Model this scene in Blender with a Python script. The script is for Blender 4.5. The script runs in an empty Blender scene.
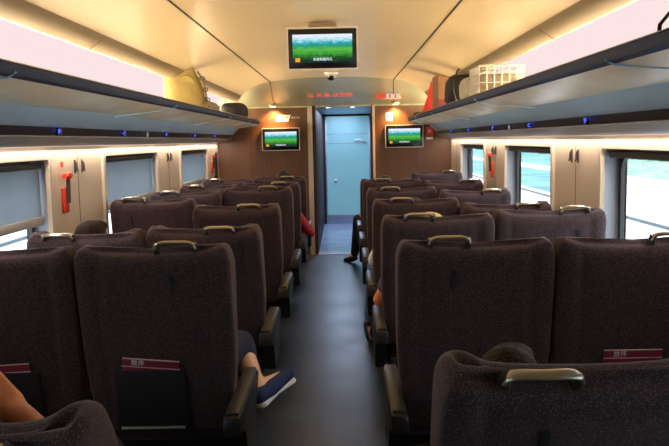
import bpy, bmesh, math, random
from mathutils import Vector, Matrix, Euler
random.seed(7)
C = bpy.context.scene
C.view_settings.view_transform = 'Standard'
C.view_settings.look = 'None'
COL = C.collection
R = math.radians
PI = math.pi

# ------------------------------------------------------------------ materials
def nmat(name):
    m = bpy.data.materials.new(name); m.use_nodes = True
    nt = m.node_tree; b = nt.nodes.get('Principled BSDF')
    return m, nt, b

def mat(name, col, rough=0.6, metal=0.0, noise=0.0, scale=20.0, bump=0.0, spec=0.5, emit=None, es=0.0, coat=0.0):
    m, nt, b = nmat(name)
    b.inputs['Base Color'].default_value = (*col, 1)
    b.inputs['Roughness'].default_value = rough
    b.inputs['Metallic'].default_value = metal
    b.inputs['Specular IOR Level'].default_value = spec
    b.inputs['Coat Weight'].default_value = coat
    if emit:
        b.inputs['Emission Color'].default_value = (*emit, 1)
        b.inputs['Emission Strength'].default_value = es
    if noise or bump:
        tc = nt.nodes.new('ShaderNodeTexCoord'); n = nt.nodes.new('ShaderNodeTexNoise')
        n.inputs['Scale'].default_value = scale; n.inputs['Detail'].default_value = 4
        nt.links.new(tc.outputs['Object'], n.inputs['Vector'])
        if noise:
            r = nt.nodes.new('ShaderNodeValToRGB')
            r.color_ramp.elements[0].position = .3; r.color_ramp.elements[1].position = .7
            r.color_ramp.elements[0].color = (*[c*(1-noise) for c in col], 1)
            r.color_ramp.elements[1].color = (*[min(1, c*(1+noise)) for c in col], 1)
            nt.links.new(n.outputs['Fac'], r.inputs['Fac']); nt.links.new(r.outputs['Color'], b.inputs['Base Color'])
        if bump:
            bp = nt.nodes.new('ShaderNodeBump'); bp.inputs['Strength'].default_value = bump; bp.inputs['Distance'].default_value = .01
            nt.links.new(n.outputs['Fac'], bp.inputs['Height']); nt.links.new(bp.outputs['Normal'], b.inputs['Normal'])
    return m

def emis(name, col, s):
    m, nt, b = nmat(name)
    nt.nodes.remove(b)
    e = nt.nodes.new('ShaderNodeEmission'); e.inputs[0].default_value = (*col, 1); e.inputs[1].default_value = s
    nt.links.new(e.outputs[0], nt.nodes['Material Output'].inputs[0])
    return m

def fabric(name, base, dot, scale=150.0, thr=0.30):
    """dark woven upholstery with a fine pattern of pale dots"""
    m, nt, b = nmat(name)
    b.inputs['Roughness'].default_value = .85; b.inputs['Specular IOR Level'].default_value = .25
    b.inputs['Sheen Weight'].default_value = .22; b.inputs['Sheen Roughness'].default_value = .5
    b.inputs['Sheen Tint'].default_value = (.9, .75, .8, 1)
    tc = nt.nodes.new('ShaderNodeTexCoord')
    v = nt.nodes.new('ShaderNodeTexVoronoi'); v.inputs['Scale'].default_value = scale; v.inputs['Randomness'].default_value = .9
    nt.links.new(tc.outputs['Object'], v.inputs['Vector'])
    r = nt.nodes.new('ShaderNodeValToRGB')
    r.color_ramp.elements[0].position = thr*.75; r.color_ramp.elements[0].color = (1, 1, 1, 1)
    r.color_ramp.elements[1].position = thr; r.color_ramp.elements[1].color = (0, 0, 0, 1)
    nt.links.new(v.outputs['Distance'], r.inputs['Fac'])
    n = nt.nodes.new('ShaderNodeTexNoise'); n.inputs['Scale'].default_value = 9
    nt.links.new(tc.outputs['Object'], n.inputs['Vector'])
    r2 = nt.nodes.new('ShaderNodeValToRGB')
    r2.color_ramp.elements[0].color = (*[c*.75 for c in base], 1); r2.color_ramp.elements[1].color = (*[c*1.3 for c in base], 1)
    nt.links.new(n.outputs['Fac'], r2.inputs['Fac'])
    mx = nt.nodes.new('ShaderNodeMixRGB'); mx.inputs[2].default_value = (*dot, 1)
    nt.links.new(r.outputs['Color'], mx.inputs[0]); nt.links.new(r2.outputs['Color'], mx.inputs[1])
    nt.links.new(mx.outputs[0], b.inputs['Base Color'])
    n2 = nt.nodes.new('ShaderNodeTexNoise'); n2.inputs['Scale'].default_value = 320
    nt.links.new(tc.outputs['Object'], n2.inputs['Vector'])
    bp = nt.nodes.new('ShaderNodeBump'); bp.inputs['Strength'].default_value = .5; bp.inputs['Distance'].default_value = .003
    nt.links.new(n2.outputs['Fac'], bp.inputs['Height']); nt.links.new(bp.outputs['Normal'], b.inputs['Normal'])
    return m

def wood(name, c1, c2):
    m, nt, b = nmat(name)
    b.inputs['Roughness'].default_value = .42; b.inputs['Specular IOR Level'].default_value = .4
    tc = nt.nodes.new('ShaderNodeTexCoord'); mp = nt.nodes.new('ShaderNodeMapping')
    mp.inputs['Scale'].default_value = (26, 26, 1.3)
    n = nt.nodes.new('ShaderNodeTexNoise'); n.inputs['Scale'].default_value = 1.6; n.inputs['Detail'].default_value = 6; n.inputs['Distortion'].default_value = .6
    nt.links.new(tc.outputs['Object'], mp.inputs['Vector']); nt.links.new(mp.outputs[0], n.inputs['Vector'])
    r = nt.nodes.new('ShaderNodeValToRGB')
    r.color_ramp.elements[0].position = .3; r.color_ramp.elements[0].color = (*c1, 1)
    r.color_ramp.elements[1].position = .72; r.color_ramp.elements[1].color = (*c2, 1)
    nt.links.new(n.outputs['Fac'], r.inputs['Fac']); nt.links.new(r.outputs['Color'], b.inputs['Base Color'])
    return m

def floor_mat():
    m, nt, b = nmat('blue_grey_vinyl')
    tc = nt.nodes.new('ShaderNodeTexCoord')
    n = nt.nodes.new('ShaderNodeTexNoise'); n.inputs['Scale'].default_value = 2.2; n.inputs['Detail'].default_value = 6
    nt.links.new(tc.outputs['Object'], n.inputs['Vector'])
    r = nt.nodes.new('ShaderNodeValToRGB')
    r.color_ramp.elements[0].position = .3; r.color_ramp.elements[0].color = (.020, .027, .042, 1)
    r.color_ramp.elements[1].position = .75; r.color_ramp.elements[1].color = (.040, .052, .078, 1)
    nt.links.new(n.outputs['Fac'], r.inputs['Fac']); nt.links.new(r.outputs['Color'], b.inputs['Base Color'])
    r2 = nt.nodes.new('ShaderNodeValToRGB')
    r2.color_ramp.elements[0].color = (.26, .26, .26, 1); r2.color_ramp.elements[1].color = (.44, .44, .44, 1)
    nt.links.new(n.outputs['Fac'], r2.inputs['Fac']); nt.links.new(r2.outputs['Color'], b.inputs['Roughness'])
    n2 = nt.nodes.new('ShaderNodeTexNoise'); n2.inputs['Scale'].default_value = 60
    nt.links.new(tc.outputs['Object'], n2.inputs['Vector'])
    bp = nt.nodes.new('ShaderNodeBump'); bp.inputs['Strength'].default_value = .12; bp.inputs['Distance'].default_value = .004
    nt.links.new(n2.outputs['Fac'], bp.inputs['Height']); nt.links.new(bp.outputs['Normal'], b.inputs['Normal'])
    b.inputs['Specular IOR Level'].default_value = .55
    return m

def screen_mat():
    """the picture on the monitors: pale sky, blue-green hills, green field"""
    m, nt, b = nmat('screen_picture')
    nt.nodes.remove(b)
    tc = nt.nodes.new('ShaderNodeTexCoord'); sp = nt.nodes.new('ShaderNodeSeparateXYZ')
    nt.links.new(tc.outputs['Generated'], sp.inputs[0])
    n = nt.nodes.new('ShaderNodeTexNoise'); n.inputs['Scale'].default_value = 7; n.inputs['Detail'].default_value = 8
    mp = nt.nodes.new('ShaderNodeMapping'); mp.inputs['Scale'].default_value = (1.7, 1, 2.4)
    nt.links.new(tc.outputs['Generated'], mp.inputs[0]); nt.links.new(mp.outputs[0], n.inputs['Vector'])
    a = nt.nodes.new('ShaderNodeMath'); a.operation = 'MULTIPLY_ADD'; a.inputs[1].default_value = .42; a.inputs[2].default_value = -.21
    nt.links.new(n.outputs['Fac'], a.inputs[0])
    s = nt.nodes.new('ShaderNodeMath'); s.operation = 'ADD'
    nt.links.new(sp.outputs['Z'], s.inputs[0]); nt.links.new(a.outputs[0], s.inputs[1])
    r = nt.nodes.new('ShaderNodeValToRGB'); cr = r.color_ramp
    stops = [(0, (.01, .02, .03)), (.16, (.02, .07, .02)), (.30, (.04, .30, .04)), (.48, (.12, .52, .07)), (.60, (.02, .30, .16)),
             (.70, (.04, .42, .50)), (.80, (.35, .75, .85)), (.92, (.85, .88, 1.0))]
    cr.elements[0].position = 0; cr.elements[0].color = (*stops[0][1], 1)
    cr.elements[1].position = .92; cr.elements[1].color = (*stops[-1][1], 1)
    for p, c in stops[1:-1]:
        e = cr.elements.new(p); e.color = (*c, 1)
    nt.links.new(s.outputs[0], r.inputs['Fac'])
    e = nt.nodes.new('ShaderNodeEmission'); e.inputs[1].default_value = 1.0
    nt.links.new(r.outputs['Color'], e.inputs[0]); nt.links.new(e.outputs[0], nt.nodes['Material Output'].inputs[0])
    return m

def glass_mat():
    m, nt, b = nmat('window_glass')
    nt.nodes.remove(b)
    t = nt.nodes.new('ShaderNodeBsdfTransparent'); t.inputs[0].default_value = (.86, .95, .97, 1)
    g = nt.nodes.new('ShaderNodeBsdfGlossy'); g.inputs['Roughness'].default_value = .03
    mx = nt.nodes.new('ShaderNodeMixShader')
    mx.inputs[0].default_value = .06; nt.links.new(t.outputs[0], mx.inputs[1]); nt.links.new(g.outputs[0], mx.inputs[2])
    nt.links.new(mx.outputs[0], nt.nodes['Material Output'].inputs[0])
    return m

def ground_mat():
    m, nt, b = nmat('outside_ground')
    b.inputs['Roughness'].default_value = .9
    g = nt.nodes.new('ShaderNodeNewGeometry'); sp = nt.nodes.new('ShaderNodeSeparateXYZ')
    nt.links.new(g.outputs['Position'], sp.inputs[0])
    n = nt.nodes.new('ShaderNodeTexNoise'); n.inputs['Scale'].default_value = .22; n.inputs['Detail'].default_value = 8
    nt.links.new(g.outputs['Position'], n.inputs['Vector'])
    r = nt.nodes.new('ShaderNodeValToRGB')
    r.color_ramp.elements[0].position = .35; r.color_ramp.elements[0].color = (.80, .66, .68, 1)
    r.color_ramp.elements[1].position = .7; r.color_ramp.elements[1].color = (.88, .80, .82, 1)
    nt.links.new(n.outputs['Fac'], r.inputs['Fac']); nt.links.new(r.outputs['Color'], b.inputs['Base Color'])
    return m

def grass_mat(name, c1, c2, scale):
    m, nt, b = nmat(name)
    b.inputs['Roughness'].default_value = .9
    g = nt.nodes.new('ShaderNodeNewGeometry')
    n = nt.nodes.new('ShaderNodeTexNoise'); n.inputs['Scale'].default_value = scale; n.inputs['Detail'].default_value = 6
    nt.links.new(g.outputs['Position'], n.inputs['Vector'])
    r = nt.nodes.new('ShaderNodeValToRGB')
    r.color_ramp.elements[0].position = .4; r.color_ramp.elements[0].color = (*c1, 1)
    r.color_ramp.elements[1].position = .6; r.color_ramp.elements[1].color = (*c2, 1)
    nt.links.new(n.outputs['Fac'], r.inputs['Fac']); nt.links.new(r.outputs['Color'], b.inputs['Base Color'])
    return m

def blind_mat():
    m, nt, b = nmat('blue_grey_blind')
    b.inputs['Base Color'].default_value = (.21, .25, .29, 1); b.inputs['Roughness'].default_value = .7
    t = nt.nodes.new('ShaderNodeBsdfTranslucent'); t.inputs[0].default_value = (.30, .40, .50, 1)
    mx = nt.nodes.new('ShaderNodeMixShader'); mx.inputs[0].default_value = .14
    nt.links.new(b.outputs[0], mx.inputs[1]); nt.links.new(t.outputs[0], mx.inputs[2]); nt.links.new(mx.outputs[0], nt.nodes['Material Output'].inputs[0])
    return m

M = dict(
    fabric=fabric('plum_seat_fabric', (.036, .0205, .026), (.185, .125, .10), 230.0, .32),
    shell=mat('dark_seat_plastic', (.016, .016, .019), .5, noise=.15),
    arm=mat('armrest_grey_plastic', (.013, .0125, .013), .42, noise=.12, bump=.05, scale=200),
    pad=mat('armrest_top_grey', (.042, .039, .038), .38, noise=.1, scale=60),
    handle=mat('champagne_handle', (.40, .355, .27), .3, metal=.7),
    hfoot=mat('dark_metal_handle_foot', (.10, .09, .07), .3, metal=.6),
    pocket=mat('black_net_pocket', (.010, .009, .011), .8, noise=.3, scale=300),
    chrome=mat('brushed_metal', (.55, .53, .48), .3, metal=.9),
    floor=floor_mat(),
    wall=mat('cream_wall_panel', (.60, .49, .35), .45, noise=.03, scale=3),
    wallframe=mat('cream_window_frame', (.66, .56, .42), .4),
    seam=mat('dark_seam', (.05, .04, .03), .7),
    ceil=mat('warm_ceiling', (.72, .57, .34), .34, noise=.05, scale=1.2, spec=.5),
    band=mat('ceiling_valance', (.30, .23, .125), .5),
    bulk=mat('bulkhead_metallic', (.42, .42, .28), .35, metal=.35, noise=.08, scale=3),
    cove=emis('cove_diffuser', (1.0, .80, .80), .98),
    ledline=emis('wall_washer', (1.0, .86, .80), .95),
    lip=mat('rack_dark_lip', (.028, .042, .085), .6, spec=.08),
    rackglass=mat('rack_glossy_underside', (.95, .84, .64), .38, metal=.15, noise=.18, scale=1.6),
    rackgrey=mat('rack_blue_grey', (.34, .54, .76), .35, noise=.08, scale=2),
    rackpanel=mat('rack_lower_panel', (.34, .32, .29), .45),
    dark=mat('black_strip', (.008, .006, .008), .3),
    racktop=mat('rack_shelf_top', (.35, .33, .30), .4),
    ledblue=emis('seat_number_blue', (.06, .10, 1.0), 2.6),
    ledwhite=emis('seat_number_white', (.6, .6, .8), .8),
    ledred=emis('led_red', (1.0, .10, .045), 1.15),
    wood=wood('end_wall_wood', (.120, .056, .027), (.150, .070, .034)),
    cream=mat('cream_jamb', (.52, .45, .36), .4),
    purple=mat('passage_wall', (.050, .026, .022), .5, spec=.15),
    frost=mat('frosted_cyan_glass', (.24, .42, .46), .25, noise=.10, scale=1.2, emit=(.14, .36, .42), es=.5),  # own glow stands in for light coming through the door glass
    dooralu=mat('door_alu_frame', (.42, .48, .60), .35, metal=.5),
    bezel=mat('tv_bezel', (.006, .006, .008), .25),
    tvframe=mat('tv_silver_frame', (.62, .56, .50), .5),
    screen=screen_mat(),
    subt=emis('subtitle_white', (.9, .95, 1), 1.3),
    logo=emis('logo_orange', (1, .4, .02), 1.0),
    glass=glass_mat(),
    gasket=mat('black_gasket', (.012, .014, .02), .4),
    reveal=mat('window_reveal', (.30, .32, .36), .5),
    blind=blind_mat(),
    blindbar=mat('blind_bottom_bar', (.42, .38, .33), .4, metal=.2),
    red=mat('emergency_red', (.75, .05, .02), .4),
    black=mat('black_plastic', (.012, .012, .014), .45),
    white=mat('white_plastic', (.75, .72, .68), .5),
    spot=emis('spot_lens', (1, .78, .45), 6),
    spotcool=emis('cool_spot_lens', (.8, .9, 1), 6),
    ground=ground_mat(),
    grass=grass_mat('pale_green_verge', (.08, .17, .12), (.30, .36, .30), 1.3),
    teal=grass_mat('teal_field', (.055, .15, .16), (.12, .24, .25), .35),
    hedge=grass_mat('hedge_green', (.02, .08, .03), (.05, .14, .05), 3),
    rail=mat('steel_rail', (.10, .12, .14), .5, metal=.3),
    kerb=mat('white_kerb', (.80, .78, .78), .8),
    yellowbag=mat('mustard_canvas', (.30, .225, .07), .85, noise=.12, scale=14, bump=.4),
    strap=mat('grey_strap', (.20, .17, .12), .8),
    blackbag=mat('black_nylon', (.006, .005, .006), .8, noise=.3, scale=30, bump=.3),
    redbag=mat('red_card', (.42, .02, .012), .45),
    box=mat('brown_cardboard', (.22, .11, .055), .75, noise=.08, scale=12),
    maroon=mat('maroon_panel', (.16, .02, .03), .6),
    crate=mat('white_wire', (.55, .52, .45), .4),
    cratein=mat('crate_contents', (.28, .23, .15), .8, noise=.25, scale=18),
    booklet=mat('crimson_booklet', (.19, .008, .03), .45),
    page=mat('booklet_page_edge', (.70, .50, .52), .6),
    ink=mat('white_print', (.85, .8, .85), .5),
    skin=mat('warm_skin', (.76, .47, .31), .5, noise=.06, scale=8),
    skinlit=mat('orange_lit_skin', (.92, .32, .12), .5, noise=.08, scale=10),  # skin with the orange light painted into its colour
    hairblack=mat('black_hair', (.012, .009, .008), .5, noise=.4, scale=90, bump=.6),
    hairbrown=mat('brown_hair', (.022, .011, .006), .7, spec=.2, noise=.45, scale=80, bump=.8),
    navy=mat('navy_cotton', (.006, .010, .042), .8, noise=.15, scale=40),
    shoeblue=mat('navy_knit_shoe', (.008, .020, .090), .8, noise=.2, scale=120, bump=.4),
    sole=mat('white_sole', (.85, .83, .80), .5),
    shirtred=mat('red_shirt', (.42, .018, .03), .8, noise=.15, scale=30),
    shirtwhite=mat('white_shirt', (.72, .74, .78), .8),
    shirtolive=mat('olive_shirt', (.07, .065, .04), .8, noise=.2, scale=30),
    shirtgreylight=mat('light_grey_cloth', (.34, .32, .27), .85, noise=.15, scale=20, bump=.3),
    shirtgrey=mat('grey_shirt', (.10, .10, .12), .8, noise=.15, scale=30),
    jeans=mat('blue_jeans', (.10, .19, .32), .8, noise=.15, scale=60),
    trouser=mat('black_trousers', (.008, .009, .016), .8),
    shoeblack=mat('black_shoe', (.008, .008, .008), .4),
    cap=mat('yellow_cap', (.72, .56, .26), .8, noise=.2, scale=30),
    eye=mat('dark_eye', (.01, .01, .01), .2),
)
def hairmat_rough(): pass

# ------------------------------------------------------------------ mesh helpers
def link(name, bm, m, parent=None, smooth=True, angle=40, mods=None):
    bmesh.ops.recalc_face_normals(bm, faces=bm.faces[:])
    me = bpy.data.meshes.new(name); bm.to_mesh(me); bm.free()
    if smooth:
        for p in me.polygons: p.use_smooth = True
        try: me.set_sharp_from_angle(angle=R(angle))
        except Exception: pass
    ms = m if isinstance(m, (list, tuple)) else [m]
    for x in ms: me.materials.append(x)
    o = bpy.data.objects.new(name, me); COL.objects.link(o)
    if parent: o.parent = parent
    return o

def box(bm, x0, x1, y0, y1, z0, z1, bev=0.0, seg=2, mi=0):
    r = bmesh.ops.create_cube(bm, size=1)
    for v in r['verts']:
        v.co = Vector(((x0+x1)/2+v.co.x*(x1-x0), (y0+y1)/2+v.co.y*(y1-y0), (z0+z1)/2+v.co.z*(z1-z0)))
    fs = set(f for v in r['verts'] for f in v.link_faces)
    if bev > 0:
        es = set(e for v in r['verts'] for e in v.link_edges)
        rr = bmesh.ops.bevel(bm, geom=list(es), offset=bev, segments=seg, affect='EDGES', profile=.5)
        fs = rr['faces']
        vs = set(v for f in rr['faces'] for v in f.verts)
        fs = set(f for v in vs for f in v.link_faces)
    for f in fs: f.material_index = mi
    return list(set(v for f in fs for v in f.verts))

def tube(bm, pts, r, n=8, closed=False, cap=True, flat=1.0, mi=0):
    """tube through points, r a number or list; flat squashes along the second axis"""
    pts = [Vector(p) for p in pts]; N = len(pts)
    rs = r if isinstance(r, (list, tuple)) else [r]*N
    rings = []; up = None
    for i, p in enumerate(pts):
        if closed: d = pts[(i+1) % N]-pts[i-1]
        else: d = pts[min(i+1, N-1)]-pts[max(i-1, 0)]
        d.normalize()
        if up is None:
            up = Vector((0, 0, 1)) if abs(d.z) < .9 else Vector((0, 1, 0))
        a = d.cross(up).normalized(); b = a.cross(d).normalized(); up = b
        rings.append([bm.verts.new(p + a*math.cos(2*PI*k/n)*rs[i] + b*math.sin(2*PI*k/n)*rs[i]*flat) for k in range(n)])
    rng = range(N if closed else N-1)
    for i in rng:
        A = rings[i]; B = rings[(i+1) % N]
        for k in range(n):
            f = bm.faces.new((A[k], A[(k+1) % n], B[(k+1) % n], B[k])); f.material_index = mi
    if cap and not closed:
        for rg in (rings[0], rings[-1][::-1]):
            try: f = bm.faces.new(rg); f.material_index = mi
            except ValueError: pass

def loft(bm, rings, capa=True, capb=True, mi=0):
    vr = [[bm.verts.new(p) for p in r] for r in rings]
    n = len(vr[0])
    for i in range(len(vr)-1):
        for k in range(n):
            f = bm.faces.new((vr[i][k], vr[i][(k+1) % n], vr[i+1][(k+1) % n], vr[i+1][k])); f.material_index = mi
    if capa: bm.faces.new(vr[0]).material_index = mi
    if capb: bm.faces.new(vr[-1][::-1]).material_index = mi
    return vr

def strip(bm, prof, y0, y1, sg=1, ny=1, mi=0):
    """open profile of (s,z) pairs run along Y"""
    ys = [y0+(y1-y0)*i/ny for i in range(ny+1)]
    rows = [[bm.verts.new((sg*s, y, z)) for s, z in prof] for y in ys]
    for i in range(ny):
        for k in range(len(prof)-1):
            f = bm.faces.new((rows[i][k], rows[i][k+1], rows[i+1][k+1], rows[i+1][k])); f.material_index = mi

def prism(bm, poly, axis, a, b, bev=0.0, mi=0):
    """closed 2-D polygon extruded along axis from a to b. axis x: poly=(y,z); y:(x,z); z:(x,y)"""
    def P(p, t):
        if axis == 'x': return (t, p[0], p[1])
        if axis == 'y': return (p[0], t, p[1])
        return (p[0], p[1], t)
    n = len(poly)
    A = [bm.verts.new(P(p, a)) for p in poly]; B = [bm.verts.new(P(p, b)) for p in poly]
    fs = [bm.faces.new(A), bm.faces.new(B[::-1])]
    for k in range(n): fs.append(bm.faces.new((A[k], B[k], B[(k+1) % n], A[(k+1) % n])))
    for f in fs: f.material_index = mi
    if bev:
        es = set(e for f in fs for e in f.edges)
        bmesh.ops.bevel(bm, geom=list(es), offset=bev, segments=2, affect='EDGES', profile=.5)

def rrect(w, h, r, n=5):
    """rounded rectangle outline, centred"""
    out = []
    for cx, cy, a0 in ((w/2-r, h/2-r, 0), (-w/2+r, h/2-r, 90), (-w/2+r, -h/2+r, 180), (w/2-r, -h/2+r, 270)):
        for i in range(n+1):
            a = R(a0+90*i/n); out.append((cx+r*math.cos(a), cy+r*math.sin(a)))
    return out

def empty(name, loc, label=None, cat=None, group=None, kind=None, rz=0):
    o = bpy.data.objects.new(name, None); COL.objects.link(o); o.location = loc; o.rotation_euler.z = rz
    o.empty_display_size = .1
    tag(o, label, cat, group, kind); return o

def tag(o, label=None, cat=None, group=None, kind=None):
    if label: o['label'] = label
    if cat: o['category'] = cat
    if group: o['group'] = group
    if kind: o['kind'] = kind
    return o

def struct(name, bm, m, **k):
    o = link(name, bm, m, **k); o['kind'] = 'structure'; return o

def copy_tree(o, parent=None):
    c = o.copy(); COL.objects.link(c); c.parent = parent
    for ch in list(o.children): copy_tree(ch, c)
    return c

def text_mesh(name, s, size, m, parent=None, M4=None, extr=0.0005, align='CENTER'):
    cu = bpy.data.curves.new(name, 'FONT'); cu.body = s; cu.size = size; cu.extrude = extr
    cu.align_x = align; cu.align_y = 'CENTER'; cu.resolution_u = 2
    t = bpy.data.objects.new(name+'_tmp', cu); COL.objects.link(t)
    dg = bpy.context.evaluated_depsgraph_get()
    me = bpy.data.meshes.new_from_object(t.evaluated_get(dg)); me.name = name
    bpy.data.objects.remove(t)
    me.materials.clear(); me.materials.append(m)
    for p in me.polygons: p.material_index = 0
    if M4: me.transform(M4)
    o = bpy.data.objects.new(name, me); COL.objects.link(o)
    if parent: o.parent = parent
    return o

FACE_BACK = Matrix.Rotation(PI/2, 4, 'X')      # text in XZ plane reading from -Y side

# ------------------------------------------------------------------ camera
F = 760.0; W, H = 669, 446
VX, VY = 342.0, 140.0
ROLL = R(1.1)
CAM = Vector((.105, 0, 1.55))
cam = bpy.data.cameras.new('camera'); cam.sensor_width = 36; cam.lens = F/W*36; cam.clip_start = .05; cam.clip_end = 400
co = bpy.data.objects.new('camera', cam); COL.objects.link(co)
yc = Vector(((VX-W/2)/F, (H/2-VY)/F, -1)).normalized()         # world +Y in camera coordinates
cx, cy_ = math.cos(ROLL), math.sin(ROLL)
xz = -(yc.x*cx+yc.y*cy_)/yc.z
xc = Vector((cx, cy_, xz)).normalized()
zc = xc.cross(yc).normalized()
# columns of world->cam are xc,yc,zc ; camera matrix (cam->world) is the transpose
Rw = Matrix((xc, yc, zc))
co.matrix_world = Matrix.Translation(CAM) @ Rw.to_4x4()
C.camera = co

YW = 10.3      # end wall
YB = -2.4      # rear wall behind the camera
SW = 1.57      # side wall half width
WINS = [(.27, 1.74), (2.80, 4.28), (5.33, 6.81), (7.86, 9.34)]
ZW0, ZW1 = .80, 1.47

# ------------------------------------------------------------------ setting: floor, walls, ceiling
bm = bmesh.new(); box(bm, -1.68, 1.68, YB, YW, -.06, 0); struct('floor', bm, M['floor'], smooth=False)

def side_wall(sg, name):
    bm = bmesh.new()
    ys = sorted(set([YB, YW]+[y for w in WINS for y in w])); zs = [0, ZW0, ZW1, 1.56, 1.86]
    g = {}
    for y in ys:
        for z in zs: g[(y, z)] = bm.verts.new((sg*SW, y, z))
    for i in range(len(ys)-1):
        for k in range(len(zs)-1):
            if zs[k] == ZW0 and (ys[i], ys[i+1]) in WINS: continue
            bm.faces.new((g[(ys[i], zs[k])], g[(ys[i+1], zs[k])], g[(ys[i+1], zs[k+1])], g[(ys[i], zs[k+1])]))
    # outer skin so the wall has body
    for i in range(len(ys)-1):
        for k in range(len(zs)-1):
            if zs[k] == ZW0 and (ys[i], ys[i+1]) in WINS: continue
            bm.faces.new([bm.verts.new((sg*1.70, y, z)) for y, z in ((ys[i], zs[k]), (ys[i+1], zs[k]), (ys[i+1], zs[k+1]), (ys[i], zs[k+1]))])
    o = struct(name, bm, M['wall'], smooth=False)
    # lower dark skirting
    bm = bmesh.new(); box(bm, sg*(SW-.02), sg*SW, YB, YW-.001, 0, .14, .004)
    struct('baseboard_'+name.split('_')[1], bm, M['shell'])
side_wall(-1, 'wall_left'); side_wall(1, 'wall_right')

tn = 0
def trim(bm, m, **k):
    global tn; tn += 1
    return struct('trim_%d' % tn, bm, m, **k)

# washer light line under the rack and panel seams
for sg in (-1, 1):
    bm = bmesh.new(); box(bm, sg*1.525, sg*1.568, YB, YW-.1, 1.546, 1.556)
    trim(bm, M['ledline'], smooth=False)
    bm = bmesh.new()
    for yc_ in (2.27, 4.80, 7.33, 9.80):
        box(bm, sg*(SW-.0015), sg*(SW+.001), yc_-.003, yc_+.003, .14, 1.52)
    trim(bm, M['seam'], smooth=False)

# windows -----------------------------------------------------------------
def window(n, sg, y0, y1):
    w = empty('window_%d' % n, (sg*SW, (y0+y1)/2, ZW0), kind='structure')
    cy = 0; L = y1-y0; Hh = ZW1-ZW0
    # raised frame
    bm = bmesh.new()
    o_ = rrect(L+.13, Hh+.10, .05); i_ = rrect(L, Hh, .03)
    n_ = len(o_)
    d0, d1 = -.018*sg, .004*sg
    def V(p, d): return bm.verts.new((d, p[0], p[1]+Hh/2))
    ring_o = [V(p, 0) for p in o_]; ring_m = [V((p[0]*.985, p[1]*.985), d0) for p in o_]
    ring_i = [V((p[0]*1.012, p[1]*1.012), d0) for p in i_]; ring_in = [V(p, d1) for p in i_]
    for A, B in ((ring_o, ring_m), (ring_m, ring_i), (ring_i, ring_in)):
        for k in range(n_): bm.faces.new((A[k], A[(k+1) % n_], B[(k+1) % n_], B[k]))
    link('frame', bm, M['wallframe'], w)
    # reveal (inner box)
    bm = bmesh.new()
    r0 = [V(p, .004*sg) for p in i_]; r1 = [V(p, .10*sg) for p in i_]
    for k in range(n_): bm.faces.new((r0[k], r0[(k+1) % n_], r1[(k+1) % n_], r1[k]))
    link('reveal', bm, M['reveal'], w)
    # black rubber gasket with round corners
    bm = bmesh.new()
    g0 = rrect(L+.02, Hh+.02, .03); g1 = rrect(L-.10, Hh-.10, .07)
    A0 = [V(p, .085*sg) for p in g0]; A1 = [V(p, .078*sg) for p in g1]; A2 = [V(p, .10*sg) for p in g1]
    for A, B in ((A0, A1), (A1, A2)):
        for k in range(n_): bm.faces.new((A[k], A[(k+1) % n_], B[(k+1) % n_], B[k]))
    link('gasket', bm, M['gasket'], w)
    bm = bmesh.new(); bm.faces.new([V(p, .096*sg) for p in g1]); link('pane', bm, M['glass'], w, smooth=False)
    return w
k = 0
for sg in (-1, 1):
    for (y0, y1) in WINS:
        k += 1; window(k, sg, y0, y1)

def blind(sg, y0, y1, zb, label, curved=0.0):
    L = y1-y0-.03
    b = empty('roller_blind', (sg*1.606, (y0+y1)/2, zb), label, 'blind', 'roller blinds in the windows')
    top = ZW1-zb-.012
    bm = bmesh.new()
    box(bm, -.018, .018, -L/2, L/2, top-.035, top, .006)
    link('head_box', bm, M['black'] if sg < 0 else M['seam'], b)
    bm = bmesh.new()
    n = 24
    for i in range(n):
        ya, yb = -L/2+L*i/n, -L/2+L*(i+1)/n
        xa, xb = .003*math.sin(i*1.1), .003*math.sin((i+1)*1.1)
        bm.faces.new([bm.verts.new(p) for p in ((xa, ya, .02), (xb, yb, .02), (xb, yb, top-.03), (xa, ya, top-.03))])
    bmesh.ops.remove_doubles(bm, verts=bm.verts[:], dist=1e-5)
    link('blind_cloth', bm, M['blind'] if sg < 0 else M['rackpanel'], b)
    bm = bmesh.new(); box(bm, -.016, .016, -L/2, L/2, *((-.022, .026) if sg < 0 else (-.006, .012)), .005)
    link('bottom_bar', bm, M['blindbar'], b)
where = ['in the nearest left window', 'in the middle left window', 'in the far left window by the wooden wall']
for i, (w, zb) in enumerate(zip(WINS[1:], (1.13, 1.10, 1.10))):
    blind(-1, *w, zb, 'blue-grey blind pulled mostly down '+where[i])
where = ['nearest right window', 'middle right window', 'far right window by the wooden end wall']
for i, w in enumerate(WINS[1:]):
    blind(1, *w, 1.432, 'rolled-up beige blind at top of the '+where[i])

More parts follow.
